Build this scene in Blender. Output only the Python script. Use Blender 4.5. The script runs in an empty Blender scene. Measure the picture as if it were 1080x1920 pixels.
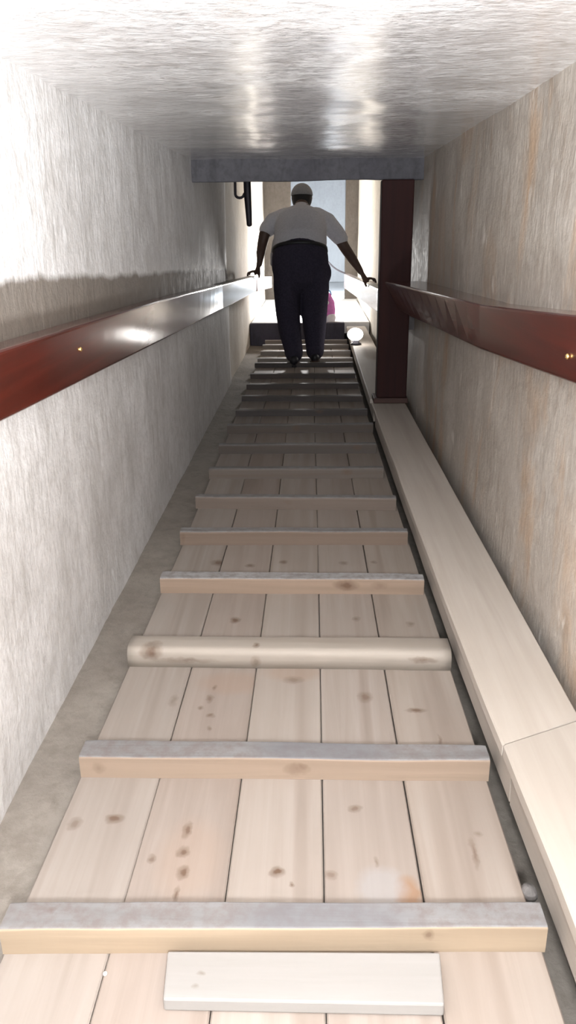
import bpy, bmesh, math, random
from mathutils import Vector, Matrix, noise
random.seed(7)
C = bpy.context.scene.collection
V = Vector
SLOPE = math.radians(24)          # the passage climbs at this angle; all lengths below are measured along / square to it

# ------------------------------------------------------------------ mesh helpers
class MB:
    def __init__(s): s.v=[]; s.f=[]; s.m=[]
    def add(s, vs, fs, mi=0):
        n=len(s.v); s.v+= [tuple(v) for v in vs]; s.f+=[tuple(i+n for i in f) for f in fs]; s.m+=[mi]*len(fs)
    def box(s, x0,x1,y0,y1,z0,z1, mi=0):
        s.add([(x0,y0,z0),(x1,y0,z0),(x1,y1,z0),(x0,y1,z0),(x0,y0,z1),(x1,y0,z1),(x1,y1,z1),(x0,y1,z1)],
              [(0,3,2,1),(4,5,6,7),(0,1,5,4),(1,2,6,5),(2,3,7,6),(3,0,4,7)], mi)
    def rings(s, rs, mi=0, cap=True):
        n=len(rs[0]); vs=[p for r in rs for p in r]; fs=[]
        for i in range(len(rs)-1):
            for j in range(n):
                a=i*n+j; b=i*n+(j+1)%n; fs.append((a,b,b+n,a+n))
        if cap:
            fs.append(tuple(range(n-1,-1,-1))); fs.append(tuple((len(rs)-1)*n+j for j in range(n)))
        s.add(vs,fs,mi)
    def tube(s, pts, right=(1,0,0), n=16, mi=0, ends=True):
        """pts: list of (position, rx, ry); rounded ends"""
        P=[(V(p),rx,ry) for p,rx,ry in pts]
        if ends:
            for idx,sg in ((0,1),(-1,-1)):
                p,rx,ry=P[idx]; q=P[1 if sg==1 else -2][0]; t=(p-q).normalized(); r=min(rx,ry)
                ext=[(p+t*r*.5,rx*.86,ry*.86),(p+t*r*.86,rx*.5,ry*.5),(p+t*r*.99,rx*.12,ry*.12)]
                P = ext[::-1]+P if sg==1 else P+ext
        rs=[]
        for i,(p,rx,ry) in enumerate(P):
            t=(P[min(i+1,len(P)-1)][0]-P[max(i-1,0)][0]).normalized()
            a=V(right); a=(a-t*a.dot(t)); a=a.normalized() if a.length>1e-4 else t.orthogonal().normalized()
            b=t.cross(a)
            rs.append([p+a*rx*math.cos(k*2*math.pi/n)+b*ry*math.sin(k*2*math.pi/n) for k in range(n)])
        s.rings(rs,mi)
    def ball(s,c,rx,ry,rz,axis=(0,0,1),right=(1,0,0),n=20,m=12,mi=0):
        ax=V(axis).normalized(); pts=[]
        for i in range(m+1):
            a=-math.pi/2+math.pi*i/m; k=max(math.cos(a),.03)
            pts.append((V(c)+ax*rz*math.sin(a),rx*k,ry*k))
        s.tube(pts,right,n,mi,ends=False)
    def build(s,name,mats,parent=None,origin=(0,0,0),smooth=False,bevel=0,seg=2):
        o3=V(origin); me=bpy.data.meshes.new(name)
        me.from_pydata([tuple(V(v)-o3) for v in s.v],[],s.f)
        for m in (mats if isinstance(mats,(list,tuple)) else [mats]): me.materials.append(m)
        bm=bmesh.new(); bm.from_mesh(me); bmesh.ops.recalc_face_normals(bm,faces=bm.faces); bm.to_mesh(me); bm.free()
        for p,i in zip(me.polygons,s.m): p.material_index=i; p.use_smooth=smooth
        o=bpy.data.objects.new(name,me); C.objects.link(o)
        if parent: o.parent=parent
        else: o.location=o3
        if bevel:
            b=o.modifiers.new('edge','BEVEL'); b.width=bevel; b.segments=seg; b.limit_method='ANGLE'
        return o
def thing(name,label,cat,loc,group=None):
    o=bpy.data.objects.new(name,None); C.objects.link(o); o.location=loc; o.empty_display_size=.1
    return tag(o,label,cat,group)
def tag(o,label,cat,group=None,kind=None):
    o['label']=label; o['category']=cat
    if group: o['group']=group
    if kind: o['kind']=kind
    return o
def struct(o,label,cat):
    o['kind']='structure'; o['label']=label; o['category']=cat; return o
def fused(o,size,smooth_it=4):
    r=o.modifiers.new('skin','REMESH'); r.mode='VOXEL'; r.voxel_size=size; r.use_smooth_shade=True
    m=o.modifiers.new('soft','SMOOTH'); m.factor=.5; m.iterations=smooth_it
    return o

# ------------------------------------------------------------------ materials
class NT:
    def __init__(s,name):
        s.m=bpy.data.materials.new(name); s.m.use_nodes=True; s.t=s.m.node_tree; s.n=s.t.nodes; s.l=s.t.links
        s.b=s.n['Principled BSDF']
    def node(s,typ,**kw):
        n=s.n.new(typ)
        for k,v in kw.items():
            if k.startswith('i_'):
                key=k[2:]; key=int(key) if key.isdigit() else key.replace('_',' ')
                n.inputs[key].default_value=v
            else: setattr(n,k,v)
        return n
    def link(s,a,b): s.l.new(a,b)
    def coords(s,scale=(1,1,1),off=(0,0,0)):
        t=s.node('ShaderNodeTexCoord'); m=s.node('ShaderNodeMapping'); m.inputs['Scale'].default_value=scale; m.inputs['Location'].default_value=off
        s.link(t.outputs['Object'],m.inputs['Vector']); return m.outputs['Vector']
    def noise(s,vec,scale,detail=4,rough=.55,dist=0):
        n=s.node('ShaderNodeTexNoise'); n.inputs['Scale'].default_value=scale; n.inputs['Detail'].default_value=detail
        n.inputs['Roughness'].default_value=rough; n.inputs['Distortion'].default_value=dist; s.link(vec,n.inputs['Vector']); return n.outputs['Fac']
    def ramp(s,fac,stops):
        r=s.node('ShaderNodeValToRGB'); e=r.color_ramp.elements
        while len(e)<len(stops): e.new(.5)
        for el,(p,c) in zip(e,stops): el.position=p; el.color=(c if len(c)==4 else (*c,1)) if hasattr(c,'__len__') else (c,c,c,1)
        s.link(fac,r.inputs['Fac']); return r.outputs['Color']
    def mix(s,fac,a,b,mode='MIX'):
        m=s.node('ShaderNodeMix',data_type='RGBA',blend_type=mode)
        for sock,val in ((m.inputs[0],fac),(m.inputs[6],a),(m.inputs[7],b)):
            if hasattr(val,'is_linked') or hasattr(val,'links'): s.link(val,sock)
            elif isinstance(val,(int,float)): sock.default_value=val
            else: sock.default_value=(*val,1) if len(val)==3 else val
        return m.outputs[2]
    def bump(s,h,strength,dist=.01):
        b=s.node('ShaderNodeBump'); b.inputs['Strength'].default_value=strength; b.inputs['Distance'].default_value=dist
        s.link(h,b.inputs['Height']); s.link(b.outputs['Normal'],s.b.inputs['Normal'])
    def map(s,v,a,b):
        m=s.node('ShaderNodeMapRange'); m.inputs['From Min'].default_value=a; m.inputs['From Max'].default_value=b; s.link(v,m.inputs['Value']); return m.outputs['Result']
    def set(s,color=None,rough=.5,spec=.5,metal=0,coat=0,coat_rough=.1):
        if color is not None:
            if isinstance(color,tuple): s.b.inputs['Base Color'].default_value=(*color,1)
            else: s.link(color,s.b.inputs['Base Color'])
        if isinstance(rough,(int,float)): s.b.inputs['Roughness'].default_value=rough
        else: s.link(rough,s.b.inputs['Roughness'])
        s.b.inputs['Specular IOR Level'].default_value=spec; s.b.inputs['Metallic'].default_value=metal
        s.b.inputs['Coat Weight'].default_value=coat; s.b.inputs['Coat Roughness'].default_value=coat_rough
        return s.m

def stone(name,light,mid,dark,streak=(14,14,3),rough=(.35,.6),bump=.5,spec=.5,pit=60,chips=None,ochre=None,brown_band=False,coat=0,coat_rough=.2):
    t=NT(name); co=t.coords(); st=t.coords(streak)
    big=t.noise(co,2.2,6,.65,.5); mid_n=t.noise(t.coords((1,1,.55)),7,5,.6,.6); fine=t.noise(co,30,6,.65); s=t.noise(st,1.6,5,.6,.3)
    c=t.ramp(big,[(.3,mid),(.62,light)])
    c=t.mix(t.ramp(mid_n,[(.42,.0),(.68,.55)]),c,tuple(.5*(m+d) for m,d in zip(mid,dark)))
    c=t.mix(t.ramp(s,[(.54,0.0),(.74,.6)]),c,dark)
    c=t.mix(t.ramp(fine,[(.36,.35),(.55,0.0)]),c,dark)
    if ochre:
        c=t.mix(t.ramp(t.noise(t.coords((1.4,1.4,.5),(3,7,1)),2.6,5,.6,.8),[(.52,0.0),(.68,.75)]),c,ochre)
    if chips:      # pale bruises where the face has spalled
        c=t.mix(t.ramp(t.noise(t.coords((9,9,3.2),(1,2,5)),2.0,4,.6),[(.62,0.0),(.70,.75)]),c,chips)
    if brown_band:      # darker brown band just above the rail, running parallel to it
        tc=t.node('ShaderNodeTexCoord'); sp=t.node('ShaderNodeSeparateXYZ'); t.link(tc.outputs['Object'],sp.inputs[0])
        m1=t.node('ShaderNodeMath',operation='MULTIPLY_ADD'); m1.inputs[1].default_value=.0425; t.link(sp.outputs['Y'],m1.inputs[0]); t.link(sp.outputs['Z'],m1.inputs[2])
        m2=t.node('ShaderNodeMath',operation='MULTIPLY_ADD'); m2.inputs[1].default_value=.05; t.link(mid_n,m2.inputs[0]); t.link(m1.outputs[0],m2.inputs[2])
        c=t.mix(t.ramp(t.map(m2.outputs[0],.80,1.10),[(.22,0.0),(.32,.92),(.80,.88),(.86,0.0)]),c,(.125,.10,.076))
    h=t.mix(.55,t.noise(st,3.2,5,.6),t.noise(co,pit,6,.65)); h=t.mix(.35,h,mid_n)
    r=t.ramp(fine,[(.3,rough[0]),(.7,rough[1])])
    t.set(c,r,spec,coat=coat,coat_rough=coat_rough); t.bump(h,bump,.02); return t.m

def wood(name,axis,light,mid,dark,knots=(),seed=0,rough=.62,spec=.3,grain=1.0,patches=(),coat=0,coat_rough=.15,streaks=.55,bump=.15,mottle=0):
    """pale sawn timber; grain runs along axis; knots: (centre, radii, darkness)"""
    t=NT(name); sc=[34,34,34]; sc['xyz'.index(axis)]=1.3
    off=(seed*3.7,seed*1.9,seed*2.3)
    g=t.coords(sc,off); co=t.coords((1,1,1),off)
    g1=t.noise(g,1.0,6,.6,.6); big=t.noise(co,3,3,.5)
    wv=t.coords([s*.28 for s in sc],off); g2=t.noise(wv,1.0,2,.4,1.5)
    c=t.ramp(g1,[(.3,mid),(.65,light)])
    c=t.mix(t.ramp(g2,[(.5,0.0),(.66,streaks)]),c,tuple(.55*m+.45*d for m,d in zip(mid,dark)))
    c=t.mix(t.ramp(big,[(.4,.45*grain),(.65,0.0)]),c,mid)
    if mottle: c=t.mix(t.ramp(t.noise(co,38,5,.7),[(.38,mottle),(.60,0.0)]),c,dark)
    tc=t.node('ShaderNodeTexCoord'); wob=t.node('ShaderNodeTexNoise',noise_dimensions='3D'); wob.inputs['Scale'].default_value=45; wob.inputs['Detail'].default_value=2
    t.link(tc.outputs['Object'],wob.inputs['Vector'])
    va=t.node('ShaderNodeVectorMath',operation='MULTIPLY_ADD'); va.inputs[1].default_value=(.016,.016,.016)
    t.link(wob.outputs['Color'],va.inputs[0]); t.link(tc.outputs['Object'],va.inputs[2])
    def ell(cen,rad):
        s=t.node('ShaderNodeVectorMath',operation='SUBTRACT'); s.inputs[1].default_value=[a+.008 for a in cen]; t.link(va.outputs[0],s.inputs[0])
        d=t.node('ShaderNodeVectorMath',operation='DIVIDE'); d.inputs[1].default_value=rad; t.link(s.outputs[0],d.inputs[0])
        l=t.node('ShaderNodeVectorMath',operation='LENGTH'); t.link(d.outputs[0],l.inputs[0]); return l.outputs['Value']
    for cen,rad,col,amt in patches:
        c=t.mix(t.ramp(ell(cen,rad),[(.55,amt),(1.0,0.0)]),c,col)
    for cen,rad,amt in knots:
        e=ell(cen,rad)
        c=t.mix(t.ramp(e,[(.0,amt),(.28,amt*.95),(.50,amt*.55),(.70,amt*.42),(1.0,0.0)]),c,dark)
    t.set(c,rough,spec,coat=coat,coat_rough=coat_rough); t.bump(g1,bump,.004); return t.m

PL=(.282,.248,.221); PM=(.232,.198,.172); PD=(.10,.06,.038)          # pale scrubbed pine
M={}
M['stone_left']=stone('pale limestone',(.72,.71,.705),(.60,.585,.575),(.40,.38,.355),bump=.45,chips=(.80,.80,.80),brown_band=True,pit=45,rough=(.55,.75),spec=.3)
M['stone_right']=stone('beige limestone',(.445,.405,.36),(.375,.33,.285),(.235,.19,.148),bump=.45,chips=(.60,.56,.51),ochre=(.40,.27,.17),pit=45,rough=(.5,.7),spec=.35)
M['stone_ceiling']=stone('worn limestone ceiling',(.70,.69,.68),(.56,.54,.53),(.30,.27,.25),streak=(7,16,7),coat=.75,coat_rough=.2,chips=(.34,.31,.285),rough=(.10,.22),bump=.55,pit=26,spec=1.0)
M['stone_floor']=stone('dusty stone floor',(.25,.225,.195),(.205,.18,.155),(.13,.11,.09),streak=(9,9,9),rough=(.7,.9),bump=.4,spec=.2)
M['stone_far']=stone('smooth far limestone',(.62,.59,.54),(.55,.51,.45),(.40,.35,.285),bump=.2,rough=(.8,.95),spec=.15)
M['jamb']=stone('brown jamb stone',(.11,.097,.085),(.09,.077,.066),(.06,.05,.04),bump=.3,rough=(.8,.95),spec=.15)
M['plaster']=stone('white landing plaster',(.78,.78,.78),(.72,.72,.72),(.6,.6,.6),bump=.1)
M['landing_wall']=stone('grey white landing wall',(.38,.38,.385),(.35,.35,.355),(.28,.28,.28),bump=.1)
M['dark_step']=stone('dark step',(.06,.055,.08),(.045,.04,.06),(.02,.02,.03),bump=.2,rough=(.6,.8))
M['beam']=stone('grey lintel stone',(.105,.103,.112),(.08,.078,.088),(.04,.038,.042),bump=.4,rough=(.85,.95),spec=.1)
M['mahogany']=wood('varnished mahogany','y',(.095,.012,.005),(.052,.007,.003),(.016,.003,.002),rough=.4,spec=.2,coat=1,coat_rough=.13,bump=.2,seed=3)
M['grey_rail']=wood('greyed varnished rail','y',(.10,.085,.085),(.07,.06,.06),(.03,.02,.02),rough=.45,spec=.3,coat=.3,coat_rough=.2,seed=4,bump=.3)
M['orange_rail']=wood('orange rail end','y',(.55,.14,.05),(.42,.09,.03),(.15,.03,.01),rough=.35,seed=5)
M['post']=wood('dark red brown post timber','z',(.028,.009,.008),(.019,.007,.007),(.008,.003,.003),rough=.7,spec=.15,seed=6)
M['post_foot']=wood('post foot timber','x',(.05,.022,.016),(.035,.015,.012),(.015,.006,.005),rough=.6,seed=6)
def plain(name,col,rough=.6,spec=.4,metal=0,var=.15,scale=30,bump=0):
    t=NT(name); f=t.noise(t.coords(),scale,4); c=t.ramp(f,[(.3,tuple(x*(1-var) for x in col)),(.7,tuple(min(1,x*(1+var)) for x in col))])
    t.set(c,rough,spec,metal)
    if bump: t.bump(f,bump,.004)
    return t.m
M['brass']=plain('brass glint bead',(.85,.6,.25),.2,.6,1)
M['iron']=plain('dark iron',(.018,.016,.02),.5,.4,.6)
M['shirt']=plain('grey shirt cotton',(.40,.40,.43),.85,.2,0,.08,60,.1)
M['trousers']=plain('near black trousers cloth',(.032,.028,.044),.9,.15,0,.2,80,.1)
M['skin']=plain('dark brown skin',(.055,.03,.022),.55,.4,0,.12,20)
M['hair']=plain('black hair',(.006,.005,.006),.7,.3,0,.3,200,.3)
M['cap']=plain('grey cap cloth',(.17,.168,.172),.9,.2,0,.1,60,.1)
M['shoe']=plain('black shoe leather',(.012,.011,.014),.5,.4)
M['sole']=plain('shoe sole rubber',(.03,.028,.03),.8,.2)
M['eye']=plain('eye white',(.30,.28,.26),.2,.5,0,.02)
M['belt']=plain('black belt leather',(.006,.006,.008),.5,.4)
M['pink']=plain('magenta cloth',(.72,.24,.60),.8,.2,0,.2,14,.2)
M['white_cloth']=plain('white cloth',(.75,.72,.75),.8,.2,0,.05)
M['blue_cloth']=plain('blue cloth',(.12,.35,.75),.8,.2,0,.1)
M['chip']=plain('pale chip',(.6,.56,.5),.8,.2,0,.2,90,.4)
M['stone_chip']=plain('grey stone chip',(.13,.12,.115),.9,.2,0,.3,60,.5)
M['rope']=plain('dark cord',(.03,.028,.034),.8,.2)
t=NT('lamp glow'); t.b.inputs['Base Color'].default_value=(1,1,1,1); t.b.inputs['Emission Color'].default_value=(1,.96,.92,1); t.b.inputs['Emission Strength'].default_value=14; M['glow']=t.m

# ------------------------------------------------------------------ setting
def sheet(name,mat,fn,u0,u1,v0,v1,step,label,cat,thick=None):
    """a rough stone face: fn(u,v) -> (point, normal); grid with small natural unevenness, given a solid back"""
    nu=max(2,int((u1-u0)/step)+1); nv=max(2,int((v1-v0)/step)+1); mb=MB(); vs=[]
    for i in range(nu):
        for j in range(nv):
            u=u0+(u1-u0)*i/(nu-1); v=v0+(v1-v0)*j/(nv-1); p,n=fn(u,v); p=V(p); n=V(n)
            d=noise.fractal(p*1.7,.8,2,4)*.008+noise.fractal(p*9+V((5,2,1)),.7,2,3)*.0022
            vs.append(p+n*d)
    fs=[(i*nv+j,(i+1)*nv+j,(i+1)*nv+j+1,i*nv+j+1) for i in range(nu-1) for j in range(nv-1)]
    mb.add(vs,fs); o=mb.build(name,mat,smooth=True)
    s=o.modifiers.new('body','SOLIDIFY'); s.thickness=.12; s.offset=0
    n=fn(u0,v0)[1]; me=o.data
    # thickness grows away from the passage
    nn=me.polygons[0].normal; s.offset = -1 if nn.dot(V(n))>0 else 1
    return struct(o,label,cat)
END=10.7
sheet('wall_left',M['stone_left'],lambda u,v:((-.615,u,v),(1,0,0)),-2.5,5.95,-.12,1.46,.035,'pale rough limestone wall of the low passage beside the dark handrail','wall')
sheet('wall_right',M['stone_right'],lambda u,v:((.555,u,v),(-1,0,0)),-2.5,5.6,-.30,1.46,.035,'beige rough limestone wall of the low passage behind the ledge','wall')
sheet('wall_left_far',M['stone_far'],lambda u,v:((-.625,u,v),(1,0,0)),5.95,END,-.12,3.0,.06,'smoother far limestone wall lit brightly past the low ceiling, before the man','wall')
sheet('wall_right_far',M['stone_far'],lambda u,v:((.56,u,v),(-1,0,0)),5.6,END,-.30,3.0,.06,'far limestone wall lit brightly behind the dark post','wall')
sheet('ceiling',M['stone_ceiling'],lambda u,v:((v,u,1.37+max(0,u-4.6)*.025),(0,0,-1)),-2.5,7.0,-.72,.66,.035,'low glossy limestone ceiling of the near passage','ceiling')  # stretch past the lintel is unseen, lengthened to shade ramp and man
sheet('floor',M['stone_floor'],lambda u,v:((v,u,-.045-.15*max(0,min(1,(v-.24)/.06))),(0,0,1)),-2.5,END,-.74,.68,.05,'dusty stone floor under and beside the wooden ramp','floor')
mb=MB(); mb.box(-.85,.8,6.98,7.1,1.45,3.05); struct(mb.build('wall_above_ceiling',M['stone_far']),'stone face rising above the end of the low ceiling','wall')
mb=MB(); mb.box(-.85,.8,6.98,END+.1,3.0,3.1); struct(mb.build('ceiling_far',M['stone_far']),'high ceiling over the man','ceiling')
mb=MB(); mb.box(-.9,.8,-2.62,-2.5,-.2,1.5); struct(mb.build('wall_back_added',M['stone_left']),'unseen stone wall added to close the passage behind the viewer','wall')  # out of view, added to bounce light back up the passage
mb=MB(); mb.box(-2.0,-.285,END,END+.14,-.1,3.1); struct(mb.build('wall_jamb_left',M['jamb'],bevel=.01),'brownish stone jamb at the top of the climb behind the man','wall')
mb=MB(); mb.box(.40,2.0,END,END+.14,-.1,3.1); struct(mb.build('wall_jamb_right',M['jamb'],bevel=.01),'brownish stone jamb at the top of the climb behind the hanging cord','wall')
mb=MB(); mb.box(-.62,.30,7.93,8.02,-.05,.170); struct(mb.build('floor_step',M['dark_step'],bevel=.008),'dark step where the wooden ramp ends','floor')
mb=MB(); mb.box(-2.1,2.1,END-.02,14.1,.06,.165); mb.box(-.61,.545,8.021,END-.02,.06,.165); struct(mb.build('floor_landing',M['plaster']),'pale floor of the bright landing beyond the step','floor')
mb=MB(); mb.box(-2.1,2.1,14.0,14.1,.17,3.2); struct(mb.build('wall_landing',M['landing_wall']),'white wall of the bright landing at the far end','wall')
mb=MB(); mb.box(-2.1,-2.0,END+.14,14.0,.1,3.2); mb.box(2.0,2.1,END+.14,14.0,.1,3.2); struct(mb.build('wall_landing_sides',M['landing_wall']),'side walls of the bright landing','wall')
mb=MB(); mb.box(-2.1,2.1,END,14.1,3.1,3.2); struct(mb.build('ceiling_landing',M['landing_wall']),'ceiling of the bright landing','ceiling')
# lintel
mb=MB(); rs=[]
for i in range(25):
    x=-.62+1.18*i/24; w=noise.noise(V((x*3,1,4)))*.006
    rs.append([(x,4.37+w,1.268+w*.6),(x,4.47,1.272+w),(x,4.47,1.40),(x,4.37+w*.5,1.40)])
mb.rings(rs); struct(mb.build('trim_1',M['beam'],bevel=.006),'dark stone lintel strip under the end of the low ceiling','lintel')

# ------------------------------------------------------------------ wooden ramp: boards + cleats
ramp=thing('wooden_ramp','pale pine plank ramp with cross cleats climbing the passage floor under the man','ramp',(-.06,1.0,0))
RO=ramp.location.copy()
def lx(y): return -.478+.010*max(0,min(y,2.8)-1)
def rx(y): return .351-.0095*max(0,min(y,4.6)-1)
seams=[.0,.197,.400,.598,.796,1.0]
def S(pts): return [(tuple(V(c)-RO),r,min(1,a*1.1)) for c,r,a in pts]
def SP(pts): return [(tuple(V(c)-RO),r,col,a) for c,r,col,a in pts]
K={0:[((-.376,1.219,0),(.022,.016,.03),.8),((-.448,1.204,0),(.016,.02,.03),.5),((-.316,2.443,0),(.03,.03,.03),.8),((-.33,1.62,0),(.012,.03,.03),.35)],
   1:[((-.234,1.19,0),(.010,.026,.03),.75),((-.232,1.135,0),(.013,.017,.03),.8),((-.226,1.088,0),(.013,.020,.03),.85),((-.23,1.038,0),(.007,.024,.03),.75),((-.286,1.119,0),(.010,.011,.03),.6),
      ((-.246,1.629,0),(.010,.022,.03),.6),((-.236,1.56,0),(.012,.012,.03),.65),((-.262,1.59,0),(.009,.010,.03),.6),((-.24,1.68,0),(.008,.014,.03),.6),((-.232,1.51,0),(.007,.012,.03),.5),((-.223,2.03,0),(.018,.022,.03),.85),((-.21,2.42,0),(.02,.02,.03),.7)],
   2:[((-.063,1.092,0),(.016,.015,.03),.97),((-.037,1.066,0),(.007,.007,.03),.7),((-.05,1.715,0),(.030,.022,.03),.5),((-.10,2.45,0),(.016,.02,.03),.7)],
   3:[((.079,1.256,0),(.016,.012,.03),.65),((.03,1.088,0),(.014,.014,.03),.5),((.122,1.639,0),(.021,.028,.03),.62),((.11,1.12,0),(.006,.012,.03),.45),((.12,2.04,0),(.016,.02,.03),.6),((.10,2.44,0),(.02,.02,.03),.5)],
   4:[((.235,1.587,0),(.028,.012,.03),.8),((.284,1.142,0),(.007,.045,.03),.55),((.273,1.47,0),(.006,.03,.03),.55),((.30,1.19,0),(.010,.010,.03),.4),((.27,2.01,0),(.014,.02,.03),.5),((.2,2.45,0),(.014,.014,.03),.5)]}
PT={3:[((.158,1.045,0),(.026,.052,.05),(.22,.125,.07),.75),((.115,1.06,0),(.05,.06,.05),(.27,.262,.262),.5)],2:[((-.05,1.75,0),(.09,.05,.05),(.25,.18,.135),.45)],1:[((-.2,1.70,0),(.10,.06,.05),(.25,.175,.13),.4),((-.22,1.12,0),(.07,.12,.05),(.27,.20,.155),.4)]}
tints=[(1,1,1),(.93,.89,.87),(1.05,1.04,1.03),(1.0,.98,.97),(.98,.95,.92)]
for b in range(5):
    mb=MB(); rs=[]; n=60
    for i in range(n+1):
        y=-.7+(7.92+.7)*i/n; a=lx(y)+(rx(y)-lx(y))*seams[b]; c=lx(y)+(rx(y)-lx(y))*seams[b+1]
        g=.0009+(.0009 if b==4 else 0); w=noise.noise(V((b*7,y*1.3,0)))*.0012
        x0=a+(g+w if b else 0); x1=c-(g-w if b<4 else 0); h=noise.noise(V((b*3.1,y*.8,5)))*.0015
        rs.append([(x0,y,-.028),(x1,y,-.028),(x1,y,-.0025+h),(x1-.0025,y,h),(x0+.0025,y,h),(x0,y,-.0025+h)])
    mb.rings(rs)
    tt=tints[b]
    mt=wood('ramp pine %d'%b,'y',tuple(p*k for p,k in zip(PL,tt)),tuple(p*k for p,k in zip(PM,tt)),PD,S(K[b]),seed=b+1,patches=SP(PT.get(b,[])))
    mb.build('board',mt,ramp,RO)

WG=(.50,.485,.48)   # grey worn timber
CL=[(.917,.939,.971,.990,-.478,.354,.050,.004),(1.337,1.339,1.398,1.393,-.473,.350,.050,.005),(1.773,1.762,1.850,1.844,-.472,.343,.052,.016),
    (2.207,2.202,2.263,2.250,-.467,.332,.050,.006),(2.599,2.602,2.650,2.645,-.468,.327,.050,.007),(2.985,2.962,3.030,3.008,-.468,.322,.050,.008)]
for y in (3.385,3.80,4.215,4.63,5.045,5.46,5.87,6.365,6.60,7.0,7.4,7.72):
    j=random.uniform(-.012,.012); w=random.uniform(.045,.055); CL.append((y+j,y-j,y+j+w,y-j+w,-.466+random.uniform(-.008,.008),.318+random.uniform(-.012,.006),.046 if y<4.5 else .034,random.uniform(.006,.012)))
CK={0:[((-.407,.956,.05),(.008,.008,.01),.7),((.269,.98,.05),(.008,.008,.01),.7),((.175,.932,.035),(.012,.02,.012),.6)],
    1:[((-.035,1.323,.025),(.034,.03,.020),.75),((-.435,1.324,.025),(.02,.03,.02),.45),((-.02,1.323,.03),(.012,.03,.01),.6)],
    2:[((-.41,1.784,.04),(.036,.045,.022),.95),((-.146,1.795,.045),(.013,.018,.014),.95),((-.146,1.765,.02),(.016,.012,.02),.5),((.27,1.755,.03),(.050,.016,.012),.8),((-.33,1.765,.02),(.10,.02,.009),.5)],
    3:[((.099,2.195,.03),(.045,.04,.022),.9),((.2,2.195,.03),(.03,.04,.015),.35)],4:[((-.458,2.59,.03),(.012,.05,.03),.3)]}
base=[(.32,.25,.178),(.27,.205,.155),(.33,.29,.25),(.265,.195,.145),(.165,.122,.094),(.15,.118,.097),(.13,.107,.09),(.085,.071,.062)]  # tones darken up the ramp: falling light mixed into the timber colour
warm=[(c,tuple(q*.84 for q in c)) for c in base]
for k,(fl,fr,bl,br,x0,x1,h,rad) in enumerate(CL):
    mb=MB(); n=28; rs=[]
    for i in range(n+1):
        f=i/n; x=x0+(x1-x0)*f; w=lambda q:noise.noise(V((x*4+k*9,q*3.3,k)))*.0022+noise.noise(V((x*14+k*5,q*3.3,k)))*.0008
        yf=fl+(fr-fl)*f+w(1); yb=bl+(br-bl)*f+w(2); ht=h+w(3)
        e=max(.3,min(1,min(f,1-f)*n/1.0+.55)); r=rad/e*.8 if e<1 else rad
        r=min(r,.022); prof=[(yf,.0)]
        for a in range(5):
            an=math.pi-a*math.pi/8; prof.append((yf+r+r*math.cos(an),ht-r+r*math.sin(an)))
        for a in range(5):
            an=math.pi/2-a*math.pi/8; rr=min(r,.012); prof.append((yb-rr+rr*math.cos(an),ht-rr+rr*math.sin(an)))
        prof.append((yb,.0)); rs.append([(x,p[0],p[1]) for p in prof])
    mb.rings(rs)
    wl,wm=((.24,.21,.18),(.20,.17,.145)) if k>13 else warm[min(k,7)] if k<9 else ((.06,.051,.048),(.05,.042,.04))  # upper cleats coloured dark as if in shade, last ones pale as if lit
    kn=CK.get(k,[((random.uniform(-.4,.25),fl+.02,.03),(.03,.04,.02),.6)] if k<11 else [])
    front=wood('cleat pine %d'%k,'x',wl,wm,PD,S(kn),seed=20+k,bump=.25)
    if k==2: top=front
    else:
        g=.40 if k<2 else (.60 if k<4 else (.42 if k<9 else (.2 if k<14 else .7)))  # tread wear, plus light and shade along the ramp put into its tone
        top=wood('worn cleat top %d'%k,'x',tuple(c*g*1.12 for c in WG),tuple(c*g*.74 for c in WG),(.12,.09,.08),S([q for q in kn if q[0][2]>.045]),seed=50+k,streaks=.3,bump=.3,mottle=.5,patches=SP([((0.02,(fl+bl)/2,.05),(.17,.06,.03),(.12,.12,.13),.55)] if k<2 else []))
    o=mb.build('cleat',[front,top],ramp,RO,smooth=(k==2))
    for p in o.data.polygons:
        if p.normal.z>.75: p.material_index=1
        if abs(p.normal.x)>.9 : p.use_smooth=False
    o['label']='timber cleat with greyed, scuffed tread' if k!=2 else 'rounded pale timber cleat with a dark knot'
# loose short board below the nearest cleat
mb=MB(); mb.add([(-.213,.828,.001),(.183,.828,.001),(.189,.914,.001),(-.220,.908,.001),(-.213,.828,.024),(.183,.828,.024),(.189,.914,.024),(-.220,.908,.024)],[(0,3,2,1),(4,5,6,7),(0,1,5,4),(1,2,6,5),(2,3,7,6),(3,0,4,7)])
SPL=(-.015,.87,0)
tag(mb.build('short_plank',wood('fresh pale plank','x',(.262,.25,.238),(.232,.22,.207),PD,[((-.15,.0,.024),(.007,.005,.01),.5),((-.155,-.022,.024),(.006,.005,.01),.4)],seed=77,streaks=.2),None,SPL,bevel=.003),'short clean pale plank lying across the boards against the nearest cleat','plank')

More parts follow.
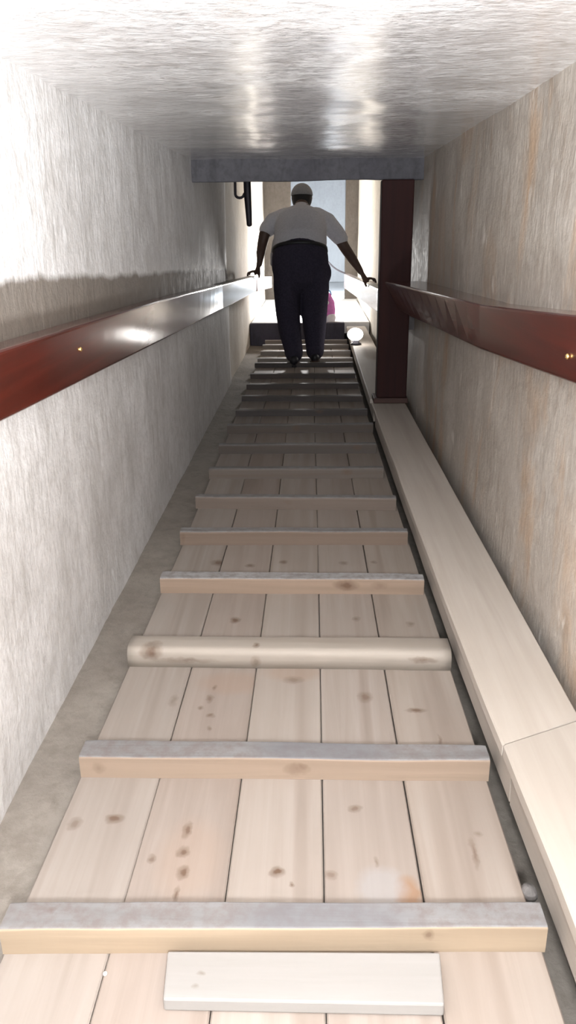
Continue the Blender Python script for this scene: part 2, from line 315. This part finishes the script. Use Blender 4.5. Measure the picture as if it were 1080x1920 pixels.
# ------------------------------------------------------------------ ledge of boxed timber along the right wall
def ledge(y0,y1,label,seed,cut0=0,cut1=0,zt=.140,warp=0,tint=1.0,xo=(.505,.505)):
    o=thing('boxed_timber_ledge',label,'ledge',(.43,(y0+y1)/2,-.04),'boxed timber ledge along the wall'); og=o.location.copy()
    L=tuple(c*tint for c in (.43,.385,.34)); Mi=tuple(c*tint for c in (.37,.325,.28))
    mt=wood('ledge top timber %d'%seed,'y',L,Mi,PD,[],seed=seed,streaks=.25); ms=wood('ledge side timber %d'%seed,'y',tuple(c*.95 for c in L),tuple(c*.92 for c in Mi),PD,[],seed=seed+1,streaks=.3)
    def xi(y): return .360-.020*max(0,min(1,(y-.9)/.9))-.009*max(0,min(2.6,y-1.8))
    n=max(6,int((y1-y0)*10)); mb=MB(); rs=[]
    for i in range(n+1):
        f=i/n; a=xi(y0+(y1-y0)*f)+noise.noise(V((seed,f*9,1)))*.002; b=xo[0]+(xo[1]-xo[0])*f
        ya=y0+(y1-y0)*f; s=(cut0*(1-f)+cut1*f); z=zt+noise.noise(V((seed,f*6,3)))*.002+warp*(1-f)
        rs.append([(a,ya,z-.026),(b,ya+s,z-.026),(b,ya+s,z-.003),(b-.003,ya+s,z),(a+.004,ya,z),(a,ya,z-.004)])
    mb.rings(rs); mb.build('top_board',mt,o,og)
    mb=MB(); rs=[]
    for i in range(n+1):
        f=i/n; y=y0+(y1-y0)*f; a=xi(y)+.020+noise.noise(V((seed,y*2,8)))*.002
        rs.append([(a+.002,y,.008),(a+.024,y,.008),(a+.024,y,zt-.027),(a,y,zt-.027)])
    mb.rings(rs); mb.build('side_board',ms,o,og)
    mb=MB(); rs=[[(.455,y,-.20),(.480,y,-.20),(.480,y,zt-.027),(.455,y,zt-.027)] for y in (y0,y1)]; mb.rings(rs); mb.build('rear_board',ms,o,og)
    return o
ledge(-.7,1.262,'nearest length of pale boxed timber ledge, below the slanting joint',31,0,.085,.143,0,.88,(.53,.53))
ledge(1.27,4.33,'long pale boxed timber ledge running from the slanting joint up to the dark post',33,.085,0,.138,0,.97,(.522,.500))
ledge(4.45,7.92,'far length of boxed timber ledge beyond the dark post, carrying the glowing lamp',35,0,0,.138,0,.9,(.500,.500))

# ------------------------------------------------------------------ dark post on the ledge
po=thing('door_post','dark red-brown timber post standing on the ledge against the wall','post',(.43,4.39,.138)); og=po.location.copy()
mb=MB(); mb.box(.343,.505,4.335,4.445,.165,1.268); mb.build('shaft',M['post'],po,og,bevel=.006)
mb=MB(); mb.box(.326,.512,4.315,4.46,.139,.168); mb.build('foot_block',M['post_foot'],po,og,bevel=.004)

# ------------------------------------------------------------------ handrails
def rail_mesh(secs,r=.008):
    """secs: (y, x_front_top, x_front_bottom, x_back, z_bottom, z_top) ; sign of back decides the side"""
    mb=MB(); rs=[]
    for (y,xt,xb,xk,zb,zt) in secs:
        sg=1 if xk>xt else -1; p=[]
        for a in range(4):
            an=math.pi-a*math.pi/6; p.append((xt+sg*(r+r*math.cos(an)),zt-r+r*math.sin(an)))
        p+=[(xk,zt),(xk,zb)]
        for a in range(4):
            an=-math.pi/2-a*math.pi/6; p.append((xb+sg*(r+r*math.cos(an)),zb+r+r*math.sin(an)))
        rs.append([(y,)+q for q in p]); rs[-1]=[(q[1],q[0],q[2]) for q in rs[-1]]
    mb.rings(rs); return mb
def interp(key,n):
    out=[]
    for a,b in zip(key[:-1],key[1:]):
        for i in range(n): out.append(tuple(p+(q-p)*i/n for p,q in zip(a,b)))
    out.append(tuple(key[-1])); return out
def wob(secs,s):
    return [(y,xt+noise.noise(V((s,y*1.5,0)))*.0015,xb+noise.noise(V((s,y*1.5,3)))*.0015,xk,zb+noise.noise(V((s,y*1.2,6)))*.0025,zt+noise.noise(V((s,y*1.2,9)))*.002) for y,xt,xb,xk,zb,zt in secs]
def rail(name,label,key,mat,s,glints=(),n=12,group='handrails'):
    y0=key[0]; o=thing(name,label,'handrail',(y0[3],y0[0],y0[4]),group); og=o.location.copy()
    rail_mesh(wob(interp(key,n),s)).build('rail_board',mat,o,og,smooth=False)
    for c,sg in glints:
        mb=MB(); mb.ball(c,.006,.006,.005,axis=(sg,0,0),right=(0,1,0),n=14,m=8); mb.build('glint_bead',M['brass'],o,og,smooth=True)  # added brass domes stand in for lamp reflections on the varnish
    return o
rail('handrail','near mahogany handrail on the pale wall, glossy, with an added bead as bright glint',[(-1.6,-.56,-.56,-.612,.852,.962),(1.4,-.56,-.56,-.612,.724,.849),(3.0,-.56,-.56,-.612,.657,.803),(5.08,-.56,-.56,-.612,.575,.722)],M['mahogany'],1,[((-.559,1.922,.779),1)])
rail('handrail','short pale-looking handrail length past the joint, before the orange end',[(5.085,-.560,-.560,-.620,.573,.722),(6.95,-.478,-.478,-.545,.542,.668)],M['grey_rail'],2)
rail('handrail','orange-red end of the handrail under the man\'s hand beside the bright wall',[(6.955,-.474,-.474,-.538,.54,.662),(8.05,-.405,-.405,-.47,.492,.60)],M['orange_rail'],3,n=6)
rail('handrail','near mahogany handrail on the beige wall, ending at the dark post',[(-1.6,.505,.515,.556,.90,1.02),(1.5,.483,.490,.556,.766,.893),(2.33,.466,.475,.556,.713,.840),(4.22,.362,.434,.548,.640,.785)],M['mahogany'],4,[((.4835,1.55,.812),-1)])
rail('handrail','far handrail beyond the dark post under the man\'s outstretched hand',[(4.50,.490,.490,.552,.51,.69),(6.3,.474,.474,.535,.435,.607),(9.6,.350,.350,.41,.378,.538)],M['grey_rail'],5)

# ------------------------------------------------------------------ small things
hb=thing('hanging_bar','dark metal bar with a side loop hanging from the ceiling edge beside the bright wall','bar',(-.432,5.62,1.39)); og=hb.location.copy()
mb=MB(); mb.tube([((-.434,5.62,1.385),.024,.014),((-.432,5.62,1.25),.024,.014),((-.428,5.62,1.15),.021,.013),((-.425,5.62,1.066),.018,.012)],n=12); mb.build('bar',M['iron'],hb,og,smooth=True)
mb=MB(); pts=[((-.512,5.63,1.385),.009,.009),((-.513,5.63,1.29),.009,.009)]
for a in range(7):
    an=math.pi+a*math.pi/6*.95; pts.append(((-.485+.028*math.cos(an),5.63,1.255+.022*math.sin(an)),.009,.009))
pts.append(((-.45,5.63,1.262),.009,.009)); mb.tube(pts,right=(0,1,0),n=10); mb.build('loop',M['iron'],hb,og,smooth=True)
fl=thing('floor_lamp','glowing white lamp standing on the far ledge beyond the post','lamp',(.345,6.62,.139)); og=fl.location.copy()
mb=MB(); mb.tube([((.345,6.62,.140),.045,.045),((.345,6.62,.150),.045,.045),((.345,6.62,.156),.028,.028),((.345,6.62,.175),.026,.026)],n=20,ends=False); mb.build('base',M['iron'],fl,og,smooth=True)
mb=MB(); mb.ball((.338,6.62,.222),.064,.058,.05,n=24,m=14); mb.build('bulb',M['glow'],fl,og,smooth=True)
cd=MB(); pts=[]
for i in range(17):
    f=i/16; pts.append(((.075+.285*f,9.66,.785-.245*f-.045*math.sin(math.pi*f)),  .009,.009))
cd.tube(pts,right=(0,1,0),n=8); tag(cd.build('cord',M['rope'],None,(.36,9.66,.54),smooth=True),'thin dark cord sagging between the man\'s hip and the far handrail end','cord')
bg=thing('cloth_bag','magenta, white and blue cloth bag standing on the dark step past the man\'s leg','bag',(.15,8.12,.172)); og=bg.location.copy()
mb=MB(); mb.tube([((.15,8.12,.215),.062,.05),((.152,8.12,.27),.064,.052),((.15,8.12,.35),.055,.045),((.145,8.12,.41),.03,.03)],n=20); fused(mb.build('body',M['pink'],bg,og,smooth=True),.008)
mb=MB(); mb.tube([((.165,8.11,.19),.052,.05),((.165,8.11,.205),.054,.052)],n=20); mb.build('hem',M['white_cloth'],bg,og,smooth=True)
mb=MB(); mb.ball((.105,8.09,.20),.028,.03,.028); mb.build('corner_tassel',M['blue_cloth'],bg,og,smooth=True)
mb=MB(); mb.ball((.125,8.085,.345),.030,.022,.024); mb.build('patch',M['white_cloth'],bg,og,smooth=True)
mb=MB(); pts=[((.145+.028*math.cos(a),8.12,.41+.05*math.sin(a)),.006,.006) for a in [math.pi*i/10 for i in range(11)]]; mb.tube(pts,right=(0,1,0),n=8); mb.build('handle',M['blue_cloth'],bg,og,smooth=True)
def pebble(name,mat,c,r,label,cat,seed,group=None):
    mb=MB(); mb.ball(c,r[0],r[1],r[2],n=12,m=8); mb.v=[tuple(V(c)+(V(p)-V(c))*(1+.35*noise.noise(V(p)*55+V((seed,0,0))))) for p in mb.v]
    return tag(mb.build(name,mat,None,(c[0],c[1],c[2]-r[2])),label,cat,group)
pebble('stone_chip',M['stone_chip'],(.362,1.062,-.006),(.013,.016,.014),'small grey stone chip in the dark gap by the end of the nearest cleat','stone',1)
pebble('wood_chip',M['chip'],(-.311,.885,.003),(.003,.0035,.0025),'tiny white wood chip in the board seam below the nearest cleat','wood chip',2)

# ------------------------------------------------------------------ the man (seen from behind, stooping, hands on the rails)
man=thing('person','stooping man seen from behind in grey shirt, dark trousers and cap, hands on both rails','person',(-.07,6.45,0)); og=man.location.copy()
U=V((0,math.sin(SLOPE),math.cos(SLOPE)))
def hand(mb,wrist,knuckle,side,dirs,thumb):
    """palm, four fingers bent over the rail, thumb leaving the palm's side"""
    w=V(wrist); k=V(knuckle); mb.tube([(w,.026,.022),(w.lerp(k,.45),.038,.017),(k,.041,.014)],right=(0,1,.0),n=14)
    for j,(off,ln) in enumerate(((-.031,.92),(-.010,1.04),(.011,1.0),(.031,.82))):
        p=[k+V((0,off,0))-(k-w).normalized()*.01]
        for d in dirs: p.append(p[-1]+V(d)*ln+V((0,off*.12,0)))
        mb.tube([(q,r,r) for q,r in zip(p,(.0105,.0098,.0088,.0075))],right=(0,1,0),n=10)
    mb.tube([(V(q),r,r) for q,r in zip(thumb,(.014,.012,.0095))],right=(0,1,0),n=10)
bd=MB()
HD=V((-.098,7.20,1.285)); up=(V((0,.30,.954))).normalized()
bd.tube([((-.109,6.68,.80),.165,.105),((-.109,6.73,.90),.165,.10),((-.105,6.88,1.02),.175,.105),((-.103,7.0,1.115),.17,.095),((-.101,7.07,1.165),.10,.075)],n=24)     # trunk
bd.tube([((-.101,7.05,1.15),.062,.06),((-.099,7.13,1.215),.056,.058),(HD-up*.03,.055,.06)],n=16)      # neck
bd.ball(HD,.074,.092,.112,axis=up,n=24,m=16)                                                        # skull
fwd=V((0,up.z,-up.y))
bd.ball(HD+fwd*.045-up*.055,.055,.055,.06,axis=up)                                                   # jaw
bd.tube([(HD+fwd*.088+up*.005,.010,.010),(HD+fwd*.106-up*.028,.014,.013)],n=10)                      # nose
bd.tube([(HD+fwd*.084-up*.062+V((-.02,0,0)),.008,.008),(HD+fwd*.092-up*.062,.009,.009),(HD+fwd*.084-up*.062+V((.02,0,0)),.008,.008)],right=(0,0,1),n=8)   # lips
for s in (-1,1):
    bd.tube([(HD+V((s*.076,0,0))+up*.018,.008,.018),(HD+V((s*.080,0,0))-up*.012,.009,.018),(HD+V((s*.074,0,0))-up*.035,.007,.010)],n=10)   # ears
    bd.tube([(HD+fwd*.080+V((s*.045,0,0))+up*.028,.008,.008),(HD+fwd*.090+V((s*.018,0,0))+up*.026,.009,.008)],right=(0,0,1),n=8)          # brow
# arms
bd.tube([((-.27,7.02,1.115),.062,.062),((-.36,6.98,1.06),.055,.055),((-.405,6.955,.99),.047,.047),((-.424,6.94,.915),.041,.041),((-.436,6.91,.85),.037,.037),((-.443,6.885,.785),.026,.027),((-.447,6.88,.765),.025,.026)],n=16)
bd.tube([((.07,7.02,1.115),.062,.062),((.14,6.99,1.05),.056,.056),((.205,6.96,.965),.049,.049),((.255,6.94,.885),.044,.044),((.315,6.90,.80),.040,.040),((.375,6.86,.715),.028,.028),((.385,6.855,.70),.026,.027)],n=16)
hand(bd,(-.447,6.88,.768),(-.478,6.945,.698),-1,((-.036,.012,.000),(-.034,.004,-.012),(-.006,0,-.026)),((-.452,6.87,.735),(-.452,6.925,.690),(-.457,6.96,.655)))
hand(bd,(.385,6.855,.700),(.440,6.93,.632),1,((.036,.012,.004),(.036,.004,-.008),(.010,0,-.026)),((.398,6.85,.672),(.418,6.895,.622),(.438,6.93,.580)))
# legs down to the ankles
for s,hx,kn,an in ((-1,-.205,(-.205,6.585,.415),(-.155,6.425,.085)),(1,-.005,(.003,6.64,.42),(.012,6.545,.085))):
    bd.tube([((hx,6.68,.78),.088,.09),((hx*1.0,6.66,.66),.085,.085),(kn,.056,.058),((V(kn).lerp(V(an),.4)),.054,.056),(an,.036,.038),(V(an)-U*.06,.035,.045)],n=16)
body=fused(bd.build('body',M['skin'],man,og,smooth=True),.006,3)
sh=MB()
sh.tube([((-.109,6.715,.875),.212,.150),((-.109,6.76,.93),.215,.152),((-.106,6.86,1.01),.212,.142),((-.104,6.97,1.09),.208,.128),((-.102,7.04,1.135),.165,.105),((-.101,7.085,1.17),.088,.078)],n=32)
sh.tube([((-.22,7.03,1.125),.080,.080),((-.33,7.0,1.085),.078,.080),((-.385,6.975,1.03),.066,.070)],n=18)
sh.tube([((.02,7.03,1.125),.080,.080),((.11,7.0,1.08),.080,.080),((.185,6.975,1.0),.070,.072),((.222,6.955,.955),.062,.066)],n=18)
sh.tube([((-.20,6.93,1.0),.10,.09),((-.265,6.93,.90),.085,.085),((-.312,6.93,.815),.050,.075),((-.335,6.93,.765),.026,.06)],n=18)   # shirt front hanging loose
fused(sh.build('shirt',M['shirt'],man,og,smooth=True),.010,4)
tr=MB()
tr.tube([((-.109,6.715,.868),.217,.158),((-.108,6.70,.82),.226,.164),((-.107,6.685,.74),.228,.160),((-.107,6.67,.68),.215,.145)],n=32)
tr.tube([((-.205,6.675,.72),.118,.130),((-.212,6.64,.58),.110,.115),((-.208,6.585,.415),.098,.100),((-.188,6.515,.25),.088,.09),((-.160,6.455,.125),.074,.080),((-.157,6.445,.098),.074,.082)],n=22)
tr.tube([((.0,6.675,.72),.122,.130),((.008,6.67,.58),.118,.115),((.004,6.64,.415),.108,.105),((.008,6.60,.25),.090,.092),((.012,6.575,.125),.074,.080),((.012,6.565,.098),.074,.082)],n=22)
tr.ball((.088,6.66,.70),.055,.05,.09)
fused(tr.build('trousers',M['trousers'],man,og,smooth=True),.010,5)
mb=MB(); N=40
def oval(c,rxx,ryy,t):
    t=V(t).normalized(); a=V((1,0,0)); b=t.cross(a); return [V(c)+a*rxx*math.cos(2*math.pi*i/N)+b*ryy*math.sin(2*math.pi*i/N) for i in range(N)]
mb.rings([oval((-.109,6.712,.862),.2235,.1655,U),oval((-.109,6.72,.888),.2205,.162,U)]); mb.build('belt',M['belt'],man,og,smooth=True)
# cap and hair
mb=MB(); rs=[]
ct=(up*.97-fwd*.22).normalized(); cf=(fwd-ct*fwd.dot(ct)).normalized()
for i in range(9):
    a=i/8*math.pi/2*.97; rs.append([HD+up*.012+V((1,0,0))*.092*math.cos(a)*math.cos(q)+cf*.112*math.cos(a)*math.sin(q)+ct*.098*math.sin(a)*1.0 for q in [2*math.pi*k/28 for k in range(28)]])
mb.rings(rs); cp=mb.build('cap',M['cap'],man,og,smooth=True)
mb=MB(); rs=[]
for i in range(2):
    rs.append([])
br=[HD+up*.012+V((x*.085,0,0))+cf*(.075+.105*math.cos(x*1.35)) for x in [-1+i/7*2 for i in range(8)]]
bi=[HD+up*.016+V((x*.085,0,0))+cf*(.05) for x in [-1+i/7*2 for i in range(8)]]
vs=br+bi+[p+ct*.006 for p in br]+[p+ct*.006 for p in bi]; n=8
fs=[(i,i+1,n+i+1,n+i) for i in range(7)]+[(2*n+i,3*n+i,3*n+i+1,2*n+i+1) for i in range(7)]+[(i,2*n+i,2*n+i+1,i+1) for i in range(7)]
mb.add(vs,fs); mb.build('cap_brim',M['cap'],cp,og,smooth=True)
mb=MB(); rs=[]
for i in range(7):
    a=-math.pi/2*.62+i/6*(math.pi/2*.75); rs.append([HD+up*(.112*math.sin(a))+V((1,0,0))*.083*math.cos(a)*math.cos(q)-fwd*(.100*math.cos(a)*math.sin(q)-.004) for q in [math.pi*(-.06+1.12*k/20) for k in range(21)]])
vs=[p for r in rs for p in r]; mb.add(vs,[(i*21+j,i*21+j+1,(i+1)*21+j+1,(i+1)*21+j) for i in range(6) for j in range(20)])
hr=mb.build('hair',M['hair'],man,og,smooth=True); sm=hr.modifiers.new('body','SOLIDIFY'); sm.thickness=.008; sm.offset=0
for s in (-1,1):
    e=HD+fwd*.077+V((s*.031,0,0))+up*.008
    mb=MB(); mb.ball(e,.012,.012,.008); eo=mb.build('eye',M['eye'],man,og,smooth=True)
    mb=MB(); mb.ball(e+fwd*.009,.0055,.0045,.0055); mb.build('iris',M['hair'],eo,og,smooth=True)
for hx,hy in ((-.155,6.345),(.012,6.475)):
    mb=MB(); mb.tube([((hx,hy+.035,.052),.036,.040),((hx,hy+.10,.050),.037,.036),((hx,hy+.17,.036),.045,.026),((hx,hy+.225,.028),.038,.018)],right=(1,0,0),n=18); shoe=mb.build('shoe',M['shoe'],man,og,smooth=True)
    mb=MB(); ol=[]
    for k in range(24):
        a=2*math.pi*k/24; yy=math.sin(a); ol.append((hx+math.cos(a)*(.042 if yy>0 else .037),hy+.13+yy*.130))
    mb.rings([[(x,y,.0015) for x,y in ol],[(x,y,.016) for x,y in ol]]); mb.build('sole',M['sole'],shoe,og)

# ------------------------------------------------------------------ light
def light(name,typ,loc,energy,col=(1,1,1),size=.1,rot=None,**kw):
    d=bpy.data.lights.new(name,typ); d.energy=energy; d.color=col
    if typ=='AREA': d.shape='RECTANGLE'; d.size=size; d.size_y=kw.get('sy',size)
    else: d.shadow_soft_size=size
    if typ=='SPOT': d.spot_size=kw['spot']; d.spot_blend=kw['blend']
    o=bpy.data.objects.new(name,d); C.objects.link(o); o.location=loc
    if rot: o.rotation_euler=rot
    return o
light('torch_light','POINT',(.04,-.20,1.06),166,(.955,.975,1),.06)
light('near_up_light','SPOT',(.12,-.40,.40),740,(.955,.975,1),.10,(math.radians(180-46),0,math.radians(12)),spot=math.radians(92),blend=.9)  # unseen spot added behind the camera to brighten the near ceiling
light('upper_light','SPOT',(-.03,10.4,2.9),55,(1,.985,.97),.15,(math.radians(-8),0,0),spot=math.radians(64),blend=.6)
light('hidden_fill_light','POINT',(-.13,9.15,.64),120,(1,.975,.95),.07)  # unseen fill added behind the man to brighten the far walls
light('landing_light','POINT',(.52,11.10,.34),240,(.78,.89,1),.08)  # unseen source added behind the jamb to feed the glare on the ceiling
light('landing_light','POINT',(-.95,12.6,.5),45,(.78,.89,1),.12)
w=bpy.data.worlds.new('world'); bpy.context.scene.world=w; w.use_nodes=True
w.node_tree.nodes['Background'].inputs[0].default_value=(.6,.65,.75,1); w.node_tree.nodes['Background'].inputs[1].default_value=.05

# ------------------------------------------------------------------ camera
cd=bpy.data.cameras.new('camera'); cam=bpy.data.objects.new('camera',cd); C.objects.link(cam)
cd.sensor_fit='VERTICAL'; cd.sensor_height=24; cd.lens=24*1500/1920; cd.clip_start=.02
R=V((.99948839,.0301266,-.01073966)); T=V((0,.3357861,.94193826)); B=V((.03198363,-.94145636,.33561431))
m=Matrix(((R.x,T.x,B.x,0),(R.y,T.y,B.y,0),(R.z,T.z,B.z,1.05),(0,0,0,1))); cam.matrix_world=m
bpy.context.scene.camera=cam

# tilt the whole passage to its real climb
bpy.context.view_layer.update()
Q=Matrix.Rotation(SLOPE,4,'X')
for o in list(bpy.context.scene.objects):
    if o.parent is None: o.matrix_world=Q@o.matrix_basis
sc=bpy.context.scene
sc.view_settings.view_transform='Standard'; sc.view_settings.look='None'; sc.view_settings.gamma=1; sc.view_settings.exposure=0; sc.view_settings.use_curve_mapping=False
sc.cycles.use_denoising=True; sc.cycles.max_bounces=8; sc.cycles.diffuse_bounces=5; sc.cycles.glossy_bounces=4; sc.cycles.sample_clamp_indirect=8
